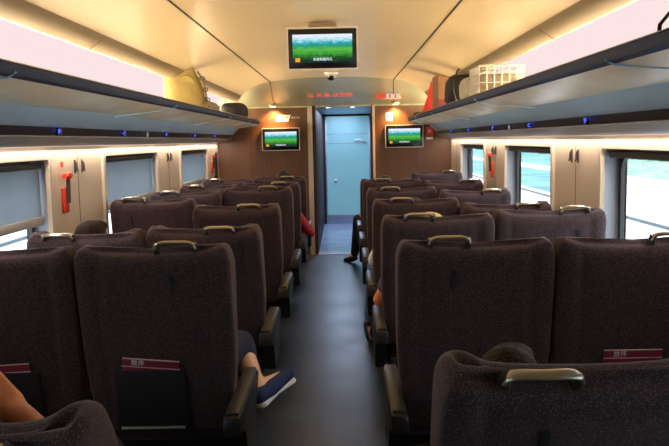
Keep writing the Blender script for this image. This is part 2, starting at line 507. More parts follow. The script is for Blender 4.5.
# ceiling -----------------------------------------------------------------
ceil_prof = []
for i in range(41):
    s = -1.15+2.3*i/40; a = abs(s)
    z = 2.275-.03*(min(a, .72)/.72)**2
    if a > .72: z = 2.245-.115*((a-.72)/.43)**1.6
    ceil_prof.append((s, z))
bm = bmesh.new(); strip(bm, ceil_prof, YB, 10.4, 1, 12); struct('ceiling', bm, M['ceil'])
for sg in (-1, 1):
    bm = bmesh.new()   # valance
    strip(bm, [(1.15, 2.131), (1.165, 2.118), (1.245, 2.064), (1.258, 2.064), (1.265, 2.075), (1.255, 2.15)], YB, YW, sg, 1)
    # joint ribs on the valance
    trim(bm, M['band'])
    bm = bmesh.new()
    for yy in (1.3, 4.15, 7.0, 9.6): tube(bm, [(sg*1.16, yy, 2.119), (sg*1.20, yy, 2.092), (sg*1.244, yy, 2.062)], .002, 6)
    trim(bm, M['box'])
    bm = bmesh.new()
    strip(bm, [(1.255, 2.15), (1.40, 2.19), (1.52, 2.14), (1.565, 2.03), (1.57, 1.86)], YB, YW, sg, 1)
    trim(bm, M['cove'])
    bm = bmesh.new()
    strip(bm, [(.716, 2.2425), (.722, 2.2405), (.728, 2.2385)], YB, 10.3, sg, 1)
    trim(bm, M['seam'])
# roof closing slab
bm = bmesh.new(); box(bm, -1.7, 1.7, YB-.05, YW+.05, 2.30, 2.34); trim(bm, M['cream'])

# bulkhead with the scrolling sign
bm = bmesh.new()
B0 = Vector((0, 8.85, 2.277)); B1 = Vector((0, YW, 2.012))
n = 24
top = []; bot = []
for i in range(n+1):
    s = -1.28+2.56*i/n
    bot.append(bm.verts.new((s, B1.y, B1.z))); top.append(bm.verts.new((s, B0.y, B0.z)))
for i in range(n): bm.faces.new((bot[i], bot[i+1], top[i+1], top[i]))
box(bm, -1.57, 1.57, YW-.004, YW+.02, 1.995, 2.016)
struct('wall_bulkhead', bm, M['bulk'])
bd = (B1-B0).normalized(); slope = math.atan2(-(B1.z-B0.z), (B1.y-B0.y))
def on_bulk(x, t, off=.003):
    p = B0+(B1-B0)*t; return Vector((x, p.y-off*math.sin(slope), p.z-off*math.cos(slope)))
# seams carried across the bulkhead
for sg in (-1, 1):
    bm = bmesh.new(); a = on_bulk(sg*.722, .10); b = on_bulk(sg*.80, 1.0); tube(bm, [a, b], .0035, 6); trim(bm, M['seam'])

BULKROT = Matrix.Rotation(PI-slope, 4, 'X')
# writing: local +Y of the text must run uphill (towards -Y world, +z); seen from below/front
def bulk_frame(x, t, off=.004):
    p = on_bulk(x, t, off); up = (B0-B1).normalized(); xr = Vector((1, 0, 0)); nn = xr.cross(up)
    m = Matrix((xr, up, nn)).transposed().to_4x4(); m.translation = p; return m
led = empty('led_display', on_bulk(0, .6), 'red scrolling text display on the bulkhead over the end door', 'sign')
Li = Matrix.Translation(-Vector(led.location))
t = text_mesh('led_text', '06 天津-北京南', .098, M['ledred'], led, Li @ bulk_frame(-.035, .60, .006) @ Matrix.Diagonal((.90, 2.2, 1, 1)))
bm = bmesh.new(); prism(bm, [(-.45, -.16), (.45, -.16), (.45, .16), (-.45, .16)], 'z', -.002, .002)
bm.transform(Li @ bulk_frame(-.05, .60, .003)); link('display_panel', bm, mat('display_smoke', (.40, .40, .27), .35, metal=.35), led)

# toilet occupancy sign hanging under the bulkhead (red and white halves)
sgn = empty('toilet_sign', (.70, 9.75, 2.09), 'small lit toilet sign, one half red and one half white, right side of the bulkhead', 'sign')
bm = bmesh.new(); box(bm, -.16, .16, -.02, .02, -.036, .036, .006); link('housing', bm, M['cream'], sgn)
bm = bmesh.new(); box(bm, -.152, -.03, -.024, -.019, -.029, .029); link('red_half', bm, emis('sign_red', (.9, .10, .05), .9), sgn)
bm = bmesh.new(); box(bm, -.026, .152, -.024, -.019, -.029, .029); link('white_half', bm, emis('sign_white', (1, .72, .5), .85), sgn)
for xx in (.02, .09):
    bm = bmesh.new(); prism(bm, [(xx-.012, -.022), (xx+.012, -.022), (xx+.006, .004), (xx+.014, .012), (xx, .024), (xx-.014, .012), (xx-.006, .004)], 'y', -.027, -.024); link('figure_symbol', bm, M['redbag'], sgn)

# small camera dome on ceiling edge
dm = empty('ceiling_camera', (0.0, 8.3, 2.273), 'small white dome camera with black lens on the ceiling before the bulkhead', 'camera')
bm = bmesh.new(); r_ = [[(rr*math.cos(2*PI*k/20), rr*math.sin(2*PI*k/20), z) for k in range(20)] for rr, z in ((.075, .0), (.075, -.018), (.055, -.03), (.05, -.034))]
loft(bm, r_); link('dome_base', bm, M['white'], dm)
bm = bmesh.new(); r_ = [[(rr*math.cos(2*PI*k/16), rr*math.sin(2*PI*k/16), z) for k in range(16)] for rr, z in ((.046, -.03), (.044, -.055), (.032, -.075), (.012, -.084))]
loft(bm, r_); link('lens', bm, M['bezel'], dm)

# end wall: wood panels left/right of doorway -------------------------------
DX0, DX1 = -.245, .50
bm = bmesh.new()
box(bm, -1.57, DX0-.11, YW, YW+.09, 0, 2.0)
box(bm, DX1+.05, 1.57, YW, YW+.09, 0, 2.0)
struct('wall_far', bm, M['wood'], smooth=False)
bm = bmesh.new()
for x in (-1.12, -.90+.45, 1.10): box(bm, x-.003, x+.003, YW-.002, YW, 0, 2.0)
trim(bm, M['seam'], smooth=False)
bm = bmesh.new()
box(bm, DX0-.11, DX0-.045, YW-.012, YW+.09, 0, 2.0, .004)
box(bm, DX1+.015, DX1+.05, YW-.012, YW+.09, 0, 2.0, .004)
trim(bm, M['cream'])
# end caps above the wood behind the rack ends
bm = bmesh.new(); box(bm, -1.62, 1.62, YW+.02, YW+.09, 2.0, 2.32); trim(bm, M['bulk'], smooth=False)
# passage beyond
YD = 14.1
bm = bmesh.new()
box(bm, DX0-.045, DX0, YW-.006, YD, 0, 2.06)
box(bm, DX1+.17, DX1+.27, YW+.09, YD, 0, 2.06); box(bm, DX1, DX1+.27, YW+.05, YW+.09, 0, 2.06)
box(bm, DX1, DX1+.015, YW-.006, YW+.09, 0, 2.06)
struct('wall_passage', bm, M['purple'], smooth=False)
bm = bmesh.new(); box(bm, DX0-.05, DX1+.3, YW+.02, YD+.3, 2.02, 2.06); struct('ceiling_passage', bm, M['dooralu'], smooth=False)
bm = bmesh.new(); box(bm, DX0-.3, DX1+.3, YW, YD+.4, -.06, 0.0)
struct('floor_passage', bm, mat('passage_vinyl', (.40, .50, .68), .22, noise=.15, scale=3), smooth=False)
bm = bmesh.new(); box(bm, DX0, DX1, YW-.03, YW+.02, 0, .006); trim(bm, M['dooralu'])
# glass door at the end of the passage
d = empty('door_1', (.215, YD, 0), kind='structure')
hw = .47
bm = bmesh.new()
box(bm, -hw, -hw+.05, -.03, .05, 0, 2.04, .004); box(bm, hw-.055, hw, -.03, .05, 0, 2.04, .004)
box(bm, -hw, hw, -.03, .05, 1.985, 2.04, .004)
link('door_frame', bm, M['purple'], d)
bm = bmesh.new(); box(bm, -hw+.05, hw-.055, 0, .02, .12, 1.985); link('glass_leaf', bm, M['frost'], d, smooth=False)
bm = bmesh.new()
box(bm, -hw+.05, hw-.055, -.012, .02, .0, .17, .004)
box(bm, -hw+.05, -hw+.075, -.012, .02, .17, 1.985, .003); box(bm, hw-.085, hw-.055, -.012, .02, .17, 1.985, .003)
box(bm, -hw+.05, hw-.055, -.004, .02, 1.655, 1.67); box(bm, -hw+.05, hw-.055, -.004, .02, 1.485, 1.495)
link('leaf_frame', bm, M['dooralu'], d)
bm = bmesh.new(); tube(bm, [(.12, -.02, 1.53), (.19, -.05, 1.55), (.27, -.06, 1.535), (.32, -.02, 1.50)], .016, 8)
bmesh.ops.create_icosphere(bm, subdivisions=2, radius=.03, matrix=Matrix.Translation((-.24, -.02, .80)))
link('pull_handle', bm, M['white'], d)
for i, x in enumerate((-.08, .26)):
    l = empty('ceiling_spotlight', (x, YW+.5, 2.012), ('left' if i == 0 else 'right')+' small cool spotlight in the passage ceiling beyond the end door', 'light', 'cool spotlights in the passage')
    bm = bmesh.new(); loft(bm, [[(rr*math.cos(2*PI*k/16), rr*math.sin(2*PI*k/16), z) for k in range(16)] for rr, z in ((.045, .005), (.045, 0), (.034, -.004))]); link('ring', bm, M['chrome'], l)
    bm = bmesh.new(); loft(bm, [[(rr*math.cos(2*PI*k/16), rr*math.sin(2*PI*k/16), z) for k in range(16)] for rr, z in ((.03, -.002), (.028, -.007))]); link('lens', bm, M['spotcool'], l)
for i, x in enumerate((-.80, .82)):
    l = empty('ceiling_spotlight', (x, YW-.12, 2.024), 'warm spotlight shining down the '+('left' if i == 0 else 'right')+' wooden end wall above the small screen', 'light', 'warm spotlights over the end wall')
    bm = bmesh.new(); loft(bm, [[(rr*math.cos(2*PI*k/16), rr*math.sin(2*PI*k/16), z) for k in range(16)] for rr, z in ((.055, .012), (.055, -.012), (.042, -.018))]); link('ring', bm, M['cream'], l)
    bm = bmesh.new(); loft(bm, [[(rr*math.cos(2*PI*k/16), rr*math.sin(2*PI*k/16), z) for k in range(16)] for rr, z in ((.038, -.014), (.034, -.022))]); link('lens', bm, M['spot'], l)
    li = bpy.data.lights.new('warm_spot', 'SPOT'); li.energy = 48; li.color = (1, .52, .20); li.spot_size = R(115); li.spot_blend = .9; li.shadow_soft_size = .03
    lo = bpy.data.objects.new('warm_spot', li); COL.objects.link(lo); lo.location = (x, YW-.14, 1.99); lo.rotation_euler = (R(26), 0, 0)

# rear wall
bm = bmesh.new(); box(bm, -1.62, 1.62, YB-.06, YB, 0, 2.3); struct('wall_rear', bm, M['wood'], smooth=False)

# ------------------------------------------------------------------ luggage racks
LIPTOP = 1.834
def rack(sg, side):
    r = empty('luggage_rack', (sg*1.0, YW-.02, 1.8), 'long %s-hand overhead luggage rack with dark lip and glossy underside' % side, 'luggage rack')
    def loc(bm): bm.transform(Matrix.Translation(-Vector(r.location)))
    y0, y1 = YB, YW-.075
    bm = bmesh.new()
    prof = [(1.02, 1.826), (1.004, LIPTOP), (.992, 1.828), (.985, 1.805), (.990, 1.790), (1.015, 1.783)]
    strip(bm, prof, y0, y1, sg, 1)
    loc(bm); link('front_lip', bm, M['lip'], r)
    bm = bmesh.new(); strip(bm, [(1.012, 1.8345), (1.004, 1.838), (.994, 1.832)], y0, y1, sg, 1); loc(bm); link('lip_edge', bm, M['handle'], r)
    bm = bmesh.new()
    prof = [(1.015, 1.783)]+[(1.015+.255*i/8, 1.783-.051*(i/8)**1.0-.006*math.sin(PI*i/8)) for i in range(1, 9)]
    strip(bm, prof, y0, y1, sg, 1); loc(bm); link('underside', bm, M['rackglass'], r)
    bm = bmesh.new(); strip(bm, [(1.27, 1.732), (1.285, 1.722), (1.35, 1.65), (1.362, 1.645)], y0, y1, sg, 1)
    loc(bm); link('rear_fascia', bm, M['rackgrey'], r)
    bm = bmesh.new(); strip(bm, [(1.362, 1.645), (1.372, 1.602)], y0, y1, sg, 1); loc(bm); link('number_strip', bm, M['dark'], r)
    bm = bmesh.new(); strip(bm, [(1.372, 1.602), (1.372, 1.596), (1.43, 1.562), (1.465, 1.548), (1.50, 1.552)], y0, y1, sg, 1)
    loc(bm); link('lower_panel', bm, M['rackpanel'], r)
    bm = bmesh.new(); box(bm, sg*1.012, sg*1.569, y0, y1, 1.812, 1.822); loc(bm); link('shelf', bm, M['racktop'], r, smooth=False)
    # curved joint ribs below
    for yy in (.1, 2.58, 5.08, 7.55, 9.2):
        bm = bmesh.new()
        pts = []
        for i in range(13):
            q = i/12; s = .985+.30*q; z = 1.783-.058*max(0, (s-1.015)/.255)-.003
            if i == 0: z = 1.80; s = .983
            pts.append((sg*s, yy-.42*q**1.4, z))
        tube(bm, pts, .005, 6); loc(bm); link('joint_rib', bm, M['rackgrey'], r)
    # rounded end cap by the end wall
    bm = bmesh.new()
    pts = [(1.0, 1.83), (.985, 1.80), (1.02, 1.765), (1.27, 1.73), (1.36, 1.645), (1.372, 1.6), (1.46, 1.55), (1.565, 1.55), (1.565, 1.83)]
    prism(bm, [(sg*a, b) for a, b in pts], 'y', YW-.075, YW-.063); loc(bm); link('end_cap', bm, M['rackgrey'], r)
    return r
racks = {-1: rack(-1, 'left'), 1: rack(1, 'right')}

# seat number lamps along the dark strip
numL = [(3.96, 'F', 0), (5.14, 'C', 0), (5.75, '||', 1), (6.37, 'F', 0), (7.6, 'F', 0), (8.8, 'F', 0)]
for sg in (-1, 1):
    for i, (yy, g, wh) in enumerate(numL):
        p = Vector((sg*(1.366), yy, 1.623)); rk = racks[sg]
        bm = bmesh.new(); box(bm, -.012, .012, -.02, .02, -.019, .019, .003)
        e = link('seat_number_light', bm, M['dark'], rk); e.location = p-Vector(rk.location)
        # text faces the aisle and slightly down
        nx = Vector((-sg, -1.6, -.15)).normalized(); xr = Vector((0, 0, 1)).cross(nx).normalized(); up = nx.cross(xr)
        m4 = Matrix((xr, up, nx)).transposed().to_4x4(); m4.translation = nx*.022
        text_mesh('glyph', g, .034, M['ledwhite'] if wh else M['ledblue'], e, m4)

# wall washer real light + cove soft light come from the emissive diffusers above.

# ------------------------------------------------------------------ monitors
def monitor(loc, w, h, tilt, label, frame=.018, hang=False, thick=.05):
    r = empty('monitor', loc, label, 'screen')
    r.rotation_euler.x = tilt
    def P(bm): return bm
    bm = bmesh.new()
    prism(bm, rrect(w, h, .012, 3), 'y', -.006, thick, 0); link('case', bm, M['tvframe'], r)
    bm = bmesh.new(); box(bm, -w/2+frame*.62, w/2-frame*.62, -.010, -.004, -h/2+frame*.62, h/2-frame*.62, .002); link('bezel', bm, M['bezel'], r)
    iw, ih = w*.83, h*.66
    bm = bmesh.new(); box(bm, -iw/2, iw/2, -.0125, -.0115, -ih/2-.005*0, ih/2); link('picture', bm, M['screen'], r, smooth=False)
    text_mesh('subtitle', '和谐铁路风光', h*.075, M['subt'], r, Matrix.Translation((0, -.0135, -ih*.38)) @ FACE_BACK)
    bm = bmesh.new(); box(bm, -iw*.46, -iw*.38, -.0135, -.0125, -ih*.46, -ih*.32); link('corner_logo', bm, M['logo'], r)
    if hang:
        bm = bmesh.new(); box(bm, -w*.2, w*.2, .03, .09, h*.3, h*.5+.03, .01); link('mount', bm, M['band'], r)
    return r
monitor((-.003, 4.72, 2.106), .437, .258, R(4), 'monitor hanging under the middle of the ceiling showing green hills', hang=True)
monitor((-.715, YW-.052, 1.576), .51, .305, 0, 'monitor on the wooden end wall left of the door showing green hills')
monitor((.94, YW-.052, 1.585), .51, .305, 0, 'monitor on the wooden end wall right of the door showing green hills')

# signs on end wall
s = empty('wall_sign', (-.68, YW, 1.855), 'white slanted sign with dark lettering above the left wall monitor', 'sign')
bm = bmesh.new(); prism(bm, [(-.095, -.045), (.065, -.045), (.105, .045), (-.095, .045)], 'y', -.008, 0); link('plate', bm, M['white'], s)
text_mesh('lettering', '和谐号', .052, M['box'], s, Matrix.Translation((-.01, -.0095, 0)) @ FACE_BACK)
text_mesh('side_lettering', '旅客须知', .03, M['white'], s, Matrix.Translation((.165, -.004, .005)) @ FACE_BACK)
s = empty('wall_sign', (.745, YW, 1.845), 'small white square notice on the wood just right of the end door', 'sign')
bm = bmesh.new(); box(bm, -.045, .045, -.006, 0, -.055, .055, .002); link('plate', bm, M['white'], s)
text_mesh('lettering', '静', .06, M['seam'], s, Matrix.Translation((0, -.0075, 0)) @ FACE_BACK)
s = empty('wall_sign', (1.285, YW, 1.62), 'red square sign over a white label at the right end of the wooden wall', 'sign')
bm = bmesh.new(); box(bm, -.05, .05, -.006, 0, -.035, .08, .002); link('red_plate', bm, M['red'], s)
bm = bmesh.new(); box(bm, -.045, .045, -.006, 0, -.085, -.05, .001); link('white_label', bm, M['white'], s)
text_mesh('lettering', '禁', .05, M['ink'], s, Matrix.Translation((0, -.0075, .022)) @ FACE_BACK)

# ------------------------------------------------------------------ wall fittings
def hook(sg, y, z, label, L=.085):
    h = empty('coat_hook', (sg*SW, y, z), label, 'coat hook', 'coat hooks between the windows')
    bm = bmesh.new(); box(bm, min(0, -sg*.008), max(0, -sg*.008), -.009, .009, -L/2, L/2, .003); link('hook_plate', bm, M['seam'], h)
    bm = bmesh.new(); tube(bm, [(-sg*.008, 0, L*.35), (-sg*.014, 0, L*.2), (-sg*.015, 0, -L*.25), (-sg*.022, 0, -L*.38)], [.006, .006, .007, .005], 8); link('hook_arm', bm, M['seam'], h)
for sg, side in ((-1, 'left'), (1, 'right')):
    for (yc_, w) in ((4.80, 'between nearest and middle window'), (7.33, 'between middle and far window')):
        for dd, wh in ((-.055, 'nearer'), (.075, 'farther')):
            hook(sg, yc_+dd, 1.42, '%s of two dark coat hooks on %s wall %s' % (wh, side, w))

def hammer(sg, y, z, label, rot=0):
    h = empty('emergency_hammer', (sg*SW, y, z), label, 'emergency hammer', 'red emergency hammers on the walls')
    d = -sg
    bm = bmesh.new(); box(bm, min(0, d*.022), max(0, d*.022), -.035, .035, -.14, .01, .006); link('holder', bm, M['red'], h)
    bm = bmesh.new(); tube(bm, [(d*.03, 0, -.08), (d*.034, 0, .075)], .013, 8); link('hammer_grip', bm, M['seam'], h)
    bm = bmesh.new(); tube(bm, [(d*.034, -.055, .08), (d*.034, .05, .08)], [.016, .012], 8); box(bm, min(d*.02, d*.05), max(d*.02, d*.05), -.02, .02, .06, .10, .004); link('hammer_head', bm, M['red'], h)
    bm = bmesh.new(); box(bm, min(0, d*.003), max(0, d*.003), -.02, .015, .135, .165); link('pictogram', bm, M['red'], h)
hammer(-1, 4.53, 1.29, 'red emergency hammer on the left wall just past the nearest window')
hammer(-1, 9.72, 1.30, 'red emergency hammer on the left wall by the wooden end wall')
hammer(1, 7.42, 1.30, 'red emergency hammer on the right wall between the two far windows')
bm = bmesh.new(); tube(bm, [(-1.545, 9.95, 1.02), (-1.545, 9.95, 1.42)], .016, 8); tube(bm, [(-1.545, 9.95, 1.30), (-1.535, 9.90, 1.30)], .02, 8)
box(bm, -1.57, -1.53, 9.93, 9.97, 1.08, 1.12)
tag(link('door_lever', bm, M['black']), 'black upright lever on the left wall beside the wooden end wall', 'lever')
for sg, y, lb in ((-1, 4.05, 'left wall above the nearest blind'), (1, 3.98, 'right wall above the nearest window')):
    s = empty('wall_sticker', (sg*SW, y, 1.505), 'tiny grey window stickers on the '+lb, 'sticker')
    bm = bmesh.new()
    for q in (0, -.33): box(bm, min(0, -sg*.002), max(0, -sg*.002), q-.012, q+.012, -.014, .014)
    link('pictogram', bm, M['strap'], s)

# ------------------------------------------------------------------ seats
PIV = (0, .10, .42)
def ss(a, b, x):
    t = max(0, min(1, (x-a)/(b-a))); return t*t*(3-2*t)

def backrest_mesh():
    """local frame: pivot at origin, z up the back, y forward (away from camera)"""
    bm = bmesh.new()
    N = 56
    rings = []
    def ring(z, inset=0.0, zadd=0.0):
        v = z/.74
        wd = .2975 - .020*(1-ss(.05, .35, z))
        pts = []
        for k in range(N):
            a = 2*PI*k/N
            ca, sa = math.cos(a), math.sin(a)
            e = .20 if sa >= 0 else .42
            x = (wd-inset)*math.copysign(abs(ca)**e, ca)
            yy = math.copysign(abs(sa)**(.42), sa)
            u = abs(x)/wd
            wing = ss(.62, .92, u)
            head = ss(.38, .60, z)
            if yy < 0:        # rear face
                th = .048 + .010*ss(.0, .5, v)
                crease = .010*math.exp(-((abs(x)-.205)/.012)**2)*ss(.03, .12, z)*(1-ss(.70, .735, z))
                bel = .012*math.cos(min(1, u)*PI/2)
                y = yy*(th-inset)+crease+.012*(1-u)*0 - .008*wing*head - bel*0
            else:             # front, wings stand forward
                th = .074 + .088*wing*head + .040*wing*(1-head)
                y = yy*max(.012, th-inset)
            zz = z+zadd*1.0
            # wing tops stand a little higher than the centre, corners round
            zt = ss(.62, .74, z)*(.026*wing - .020*ss(.95, 1.0, u) - .006*math.cos(u*PI)*(1-wing))
            zt -= ss(.50, .72, z)*wing*.62*max(0, y-.045)
            pts.append((x, y, zz+zt))
        return pts
    zs = [0, .015, .05, .10, .17, .25, .33, .40, .46, .52, .57, .62, .66, .69]
    for z in zs: rings.append(ring(z))
    for ins, dz in ((.004, .705), (.011, .717), (.020, .725), (.032, .729)):
        rings.append(ring(.70, 0, 0) if False else [(x, y, z) for x, y, z in ring(dz, ins)])
    vr = loft(bm, rings, True, False)
    # close the top with shrinking loops towards the long centre line
    last = vr[-1]
    prev = last
    for f_ in (.6, .25):
        cur = [bm.verts.new((v.co.x*(1-.02*(1-f_)) , (v.co.y-.012)*f_+.012, v.co.z+.004*(1-f_))) for v in last]
        for k in range(N):
            bm.faces.new((prev[k], prev[(k+1) % N], cur[(k+1) % N], cur[k]))
        prev = cur
    bm.faces.new(prev)
    return bm

def seat_parts(sd, kind):
    """sd = +1: aisle side of the seat is -x (right of the aisle); -1 mirrored"""
    root = bpy.data.objects.new('train_seat', None); COL.objects.link(root); root.empty_display_size = .1
    # backrest with sub-parts
    br = link('backrest', backrest_mesh(), M['fabric'], root, angle=60)
    md = br.modifiers.new('sub', 'SUBSURF'); md.levels = 1; md.render_levels = 1
    br.location = PIV
    hx = ((-.100 if sd > 0 else -.088) if kind == 'aisle' else .130)*sd
    # handle : arched bar along x on top of back
    bm = bmesh.new()
    pts = []
    for i in range(17):
        q = i/16; x = -.072+.144*q
        z = .757+.014*(1-abs(2*q-1)**4)
        if i in (0, 16): z -= .014
        y = -.014-.012*math.sin(PI*q)**.6
        pts.append((x, y, z))
    tube(bm, pts, [.014]+[.0175]*15+[.014], 14, flat=.50)
    o = link('grab_handle', bm, M['handle'], br); o.location = (hx, 0, 0)
    bm = bmesh.new()
    bm.free()
    for q in (-1, 1):
        bm = bmesh.new()
        tube(bm, [(q*.070, -.008, .715), (q*.073, -.012, .742), (q*.069, -.016, .764)], [.0145, .0125, .0125], 10)
        o = link('handle_foot', bm, M['hfoot'], br); o.location = (hx, 0, 0)
    bm = bmesh.new()
    prism(bm, rrect(.017, .075, .008, 4), 'y', -.0625, -.045)
    o = link('hook_recess', bm, M['pocket'], br); o.location = (hx+.01*sd, 0, .62)
    # rear pocket (net) with metal trim
    px = -.035 if (sd < 0 and kind == 'aisle') else 0.0
    bm = bmesh.new()
    prism(bm, [(px-.14, .02), (px+.14, .02), (px+.135, .275), (px-.135, .275)], 'y', -.073, -.040, .006)
    link('seat_pocket', bm, M['pocket'], br)
    bm = bmesh.new(); tube(bm, [(px-.125, -.078, .035), (px+.125, -.078, .035)], .006, 8); link('pocket_bar', bm, M['chrome'], br)
    # cushion
    bm = bmesh.new(); vs = box(bm, -.262, .262, .10, .62, .35, .465, .035, 4)
    link('seat_cushion', bm, M['fabric'], root)
    # lower hard shell behind the cushion
    bm = bmesh.new(); box(bm, -.262, .262, .03, .60, .26, .352, .02, 3); link('seat_pan', bm, M['shell'], root)
    # pedestal
    bm = bmesh.new()
    prism(bm, [(.10, .0), (.52, .0), (.46, .27), (.16, .27)], 'x', -.20, .20, .01)
    link('pedestal', bm, M['shell'], root)
    # footrest for the passenger behind
    bm = bmesh.new()
    tube(bm, [(-.19, .08, .30), (-.19, -.10, .17)], .012, 8); tube(bm, [(.19, .08, .30), (.19, -.10, .17)], .012, 8)
    box(bm, -.21, .21, -.14, -.05, .145, .175, .008)
    link('footrest', bm, M['shell'], root)
    # armrests
    def arm(xa, xb, side_panel):
        bm = bmesh.new()
        prism(bm, [(-.20, .487), (-.185, .555), (.40, .560), (.435, .535), (.42, .50), (.34, .465), (.24, .30), (.02, .30), (-.04, .46)] if side_panel
              else [(.15, .50), (.15, .555), (.40, .560), (.43, .535), (.40, .515)], 'x', xa, xb, .008)
        link('armrest', bm, M['arm'], root)
        bm = bmesh.new()
        prism(bm, [(-.165 if side_panel else .16, .553), (-.165 if side_panel else .16, .566), (.39, .571), (.41, .553)], 'x', xa+.006, xb-.006, .004)
        o = link('armrest_pad', bm, M['pad'], root); o['label'] = 'lighter grey armrest top'
    if kind == 'aisle':
        if sd > 0: arm(-.335, -.272, True)
        else: arm(.272, .335, True)
    else:
        if sd > 0: arm(.272, .325, True); arm(-.298, -.264, False)
        else: arm(-.325, -.272, True); arm(.264, .298, False)
    return root

protos = {(sd, k): seat_parts(sd, k) for sd in (-1, 1) for k in ('aisle', 'window')}
used = set()
ROWY = [1.69]+[2.85+1.21*(i-1) for i in range(1, 7)]
SHIFT = [ROWY[i]-(2.85+1.16*(i-1)) for i in range(7)]
ordn = ['nearest', 'second', 'third', 'fourth', 'fifth', 'sixth', 'farthest']
RECL = {  # extra recline in degrees
 (-1, 'aisle'): [30, 0, 15, 13, 3, 10, 10], (-1, 'window'): [0, 0, 18, 0, 9, 13, 13],
 (1, 'aisle'): [19, 0, 7, 9, 9, 7, 20], (1, 'window'): [0, 0, 2, 17, 15, 12, 3]}
seats = {}
for (sd, kd), rec in RECL.items():
    for i in range(7):
        if i == 0 and kd == 'window': continue
        p = protos[(sd, kd)]
        o = p if (sd, kd) not in used else copy_tree(p)
        used.add((sd, kd))
        x = sd*(.6 if kd == 'aisle' else 1.2)-(.020 if sd < 0 else 0)
        if i == 0 and sd < 0: x -= .05
        if i == 0 and sd > 0: x -= .015
        o.location = (x, ROWY[i], 0)
        b = [c for c in o.children if c.name.startswith('backrest')][0]
        b.rotation_euler.x = R(8+rec[i])
        side = 'left' if sd < 0 else 'right'
        if i == 0:
            lab = ('reclined plum fabric seat nearest the camera, only its top corner showing at lower left' if sd < 0
                   else 'big reclined plum fabric seat with dotted weave and metal handle in the right foreground')
        else:
            ex = ''
            st = 'reclined ' if rec[i] > 8 else ''
            lab = '%splum fabric %s seat %s of the aisle, %s full row from the camera%s' % (st, kd, side, ['', 'first', 'second', 'third', 'fourth', 'fifth', 'sixth'][i], ex)
        tag(o, lab, 'seat', 'rows of plum train seats')
        seats[(sd, kd, i)] = o

# booklets in pockets: real objects leaning in the pocket
def booklet(sd, kd, i, dx, tilt, label, zt=.305, second=False):
    so = seats[(sd, kd, i)]; b = [c for c in so.children if c.name.startswith('backrest')][0]
    Mx = Matrix.Translation(so.location) @ Matrix.Translation(b.location) @ Matrix.Rotation(b.rotation_euler.x, 4, 'X')
    r = empty('booklet', (0, 0, 0), label, 'booklet', 'booklets in the seat pockets')
    r.matrix_world = Mx @ Matrix.Translation((dx, -.066, .16)) @ Matrix.Rotation(tilt, 4, 'Y')
    h = zt-.16
    bm = bmesh.new(); box(bm, -.110, .110, -.002, .002, -.04, h, .0008); link('cover', bm, M['booklet'], r)
    bm = bmesh.new(); box(bm, -.110, .110, -.0025, .0026, h-.0025, h+.0008); box(bm, -.112, .112, -.0035, -.0015, h-.034, h-.031); link('page_edge', bm, M['page'], r)
    text_mesh('title', '旅伴', .026, M['ink'], r, Matrix.Translation((-.05, -.0032, h-.017)) @ FACE_BACK @ Matrix.Shear('XZ', 4, (.0, .0)))
    # the front face of the pocket hides the lower part
    bm = bmesh.new()
    return r
booklet(-1, 'aisle', 1, -.040, R(5), 'crimson booklet with white characters in the pocket of the left aisle seat', .318)
booklet(-1, 'window', 1, .0, R(-3), 'crimson booklet with pale edge in the pocket at the far left picture edge', .305)
booklet(1, 'window', 1, .0, R(0), 'crimson booklet with white characters in the pocket at the far right', .325)

# ------------------------------------------------------------------ outside
w = bpy.data.worlds.new('sky'); C.world = w; w.use_nodes = True
bg = w.node_tree.nodes['Background']; bg.inputs[0].default_value = (.80, .92, 1.0, 1); bg.inputs[1].default_value = 4.0
ZG = -1.2
bm = bmesh.new(); box(bm, -120, 120, -60, 200, ZG-.2, ZG); struct('ground', bm, M['ground'], smooth=False)
bm = bmesh.new(); prism(bm, [(10.2, 31), (16.4, 50), (16.4, 190), (10.2, 190)], 'z', ZG, ZG+.02); prism(bm, [(17.3, 53), (60, 186), (60, 190), (17.3, 190)], 'z', ZG, ZG+.02); tag(link('field', bm, M['teal'], smooth=False), kind='structure')
bm = bmesh.new(); prism(bm, [(17.3, -30), (60, -30), (60, 185.9), (17.3, 52.9)], 'z', ZG, ZG+.02); box(bm, -60, -14, -30, 190, ZG, ZG+.02); tag(link('verge', bm, M['grass'], smooth=False), kind='structure')
for sg in (-1, 1):
    for x in (9.4, ):
        bm = bmesh.new(); prism(bm, [(sg*x-.075, ZG), (sg*x+.075, ZG), (sg*x+.02, ZG+.03), (sg*x+.04, ZG+.1), (sg*x-.04, ZG+.1), (sg*x-.02, ZG+.03)], 'y', -20, 190)
        tag(link('rail', bm, M['rail']), 'dark steel rail of the next track outside the %s windows' % ('left' if sg < 0 else 'right'), 'rail')
bm = bmesh.new(); box(bm, 16.6, 17.2, -20, 190, ZG, ZG+.25, .02); tag(link('kerb', bm, M['kerb']), 'long white kerb running beside the teal field outside the right windows', 'kerb')
def bush_row(x, ya, yb, step, r, label):
    bm = bmesh.new(); y = ya
    while y < yb:
        q = r*random.uniform(.7, 1.2)
        g = bmesh.ops.create_icosphere(bm, subdivisions=2, radius=q, matrix=Matrix.Translation((x+random.uniform(-1, 1), y, ZG+q*.5)))
        for v in g['verts']: v.co += Vector([random.uniform(-.18, .18)*q for _ in range(3)])
        y += step
    tag(link('hedge', bm, M['hedge']), label, 'hedge', kind='stuff')
bush_row(33, 20, 180, 1.5, 1.6, 'leafy green hedge far outside the right windows')
bush_row(-33, 20, 180, 1.5, 1.6, 'leafy green hedge far outside the left windows')
sun = bpy.data.lights.new('sun', 'SUN'); sun.energy = 2.2; sun.angle = R(2); sun.color = (1, .96, .9)
so_ = bpy.data.objects.new('sun', sun); COL.objects.link(so_); so_.rotation_euler = (R(8), R(-28), 0)

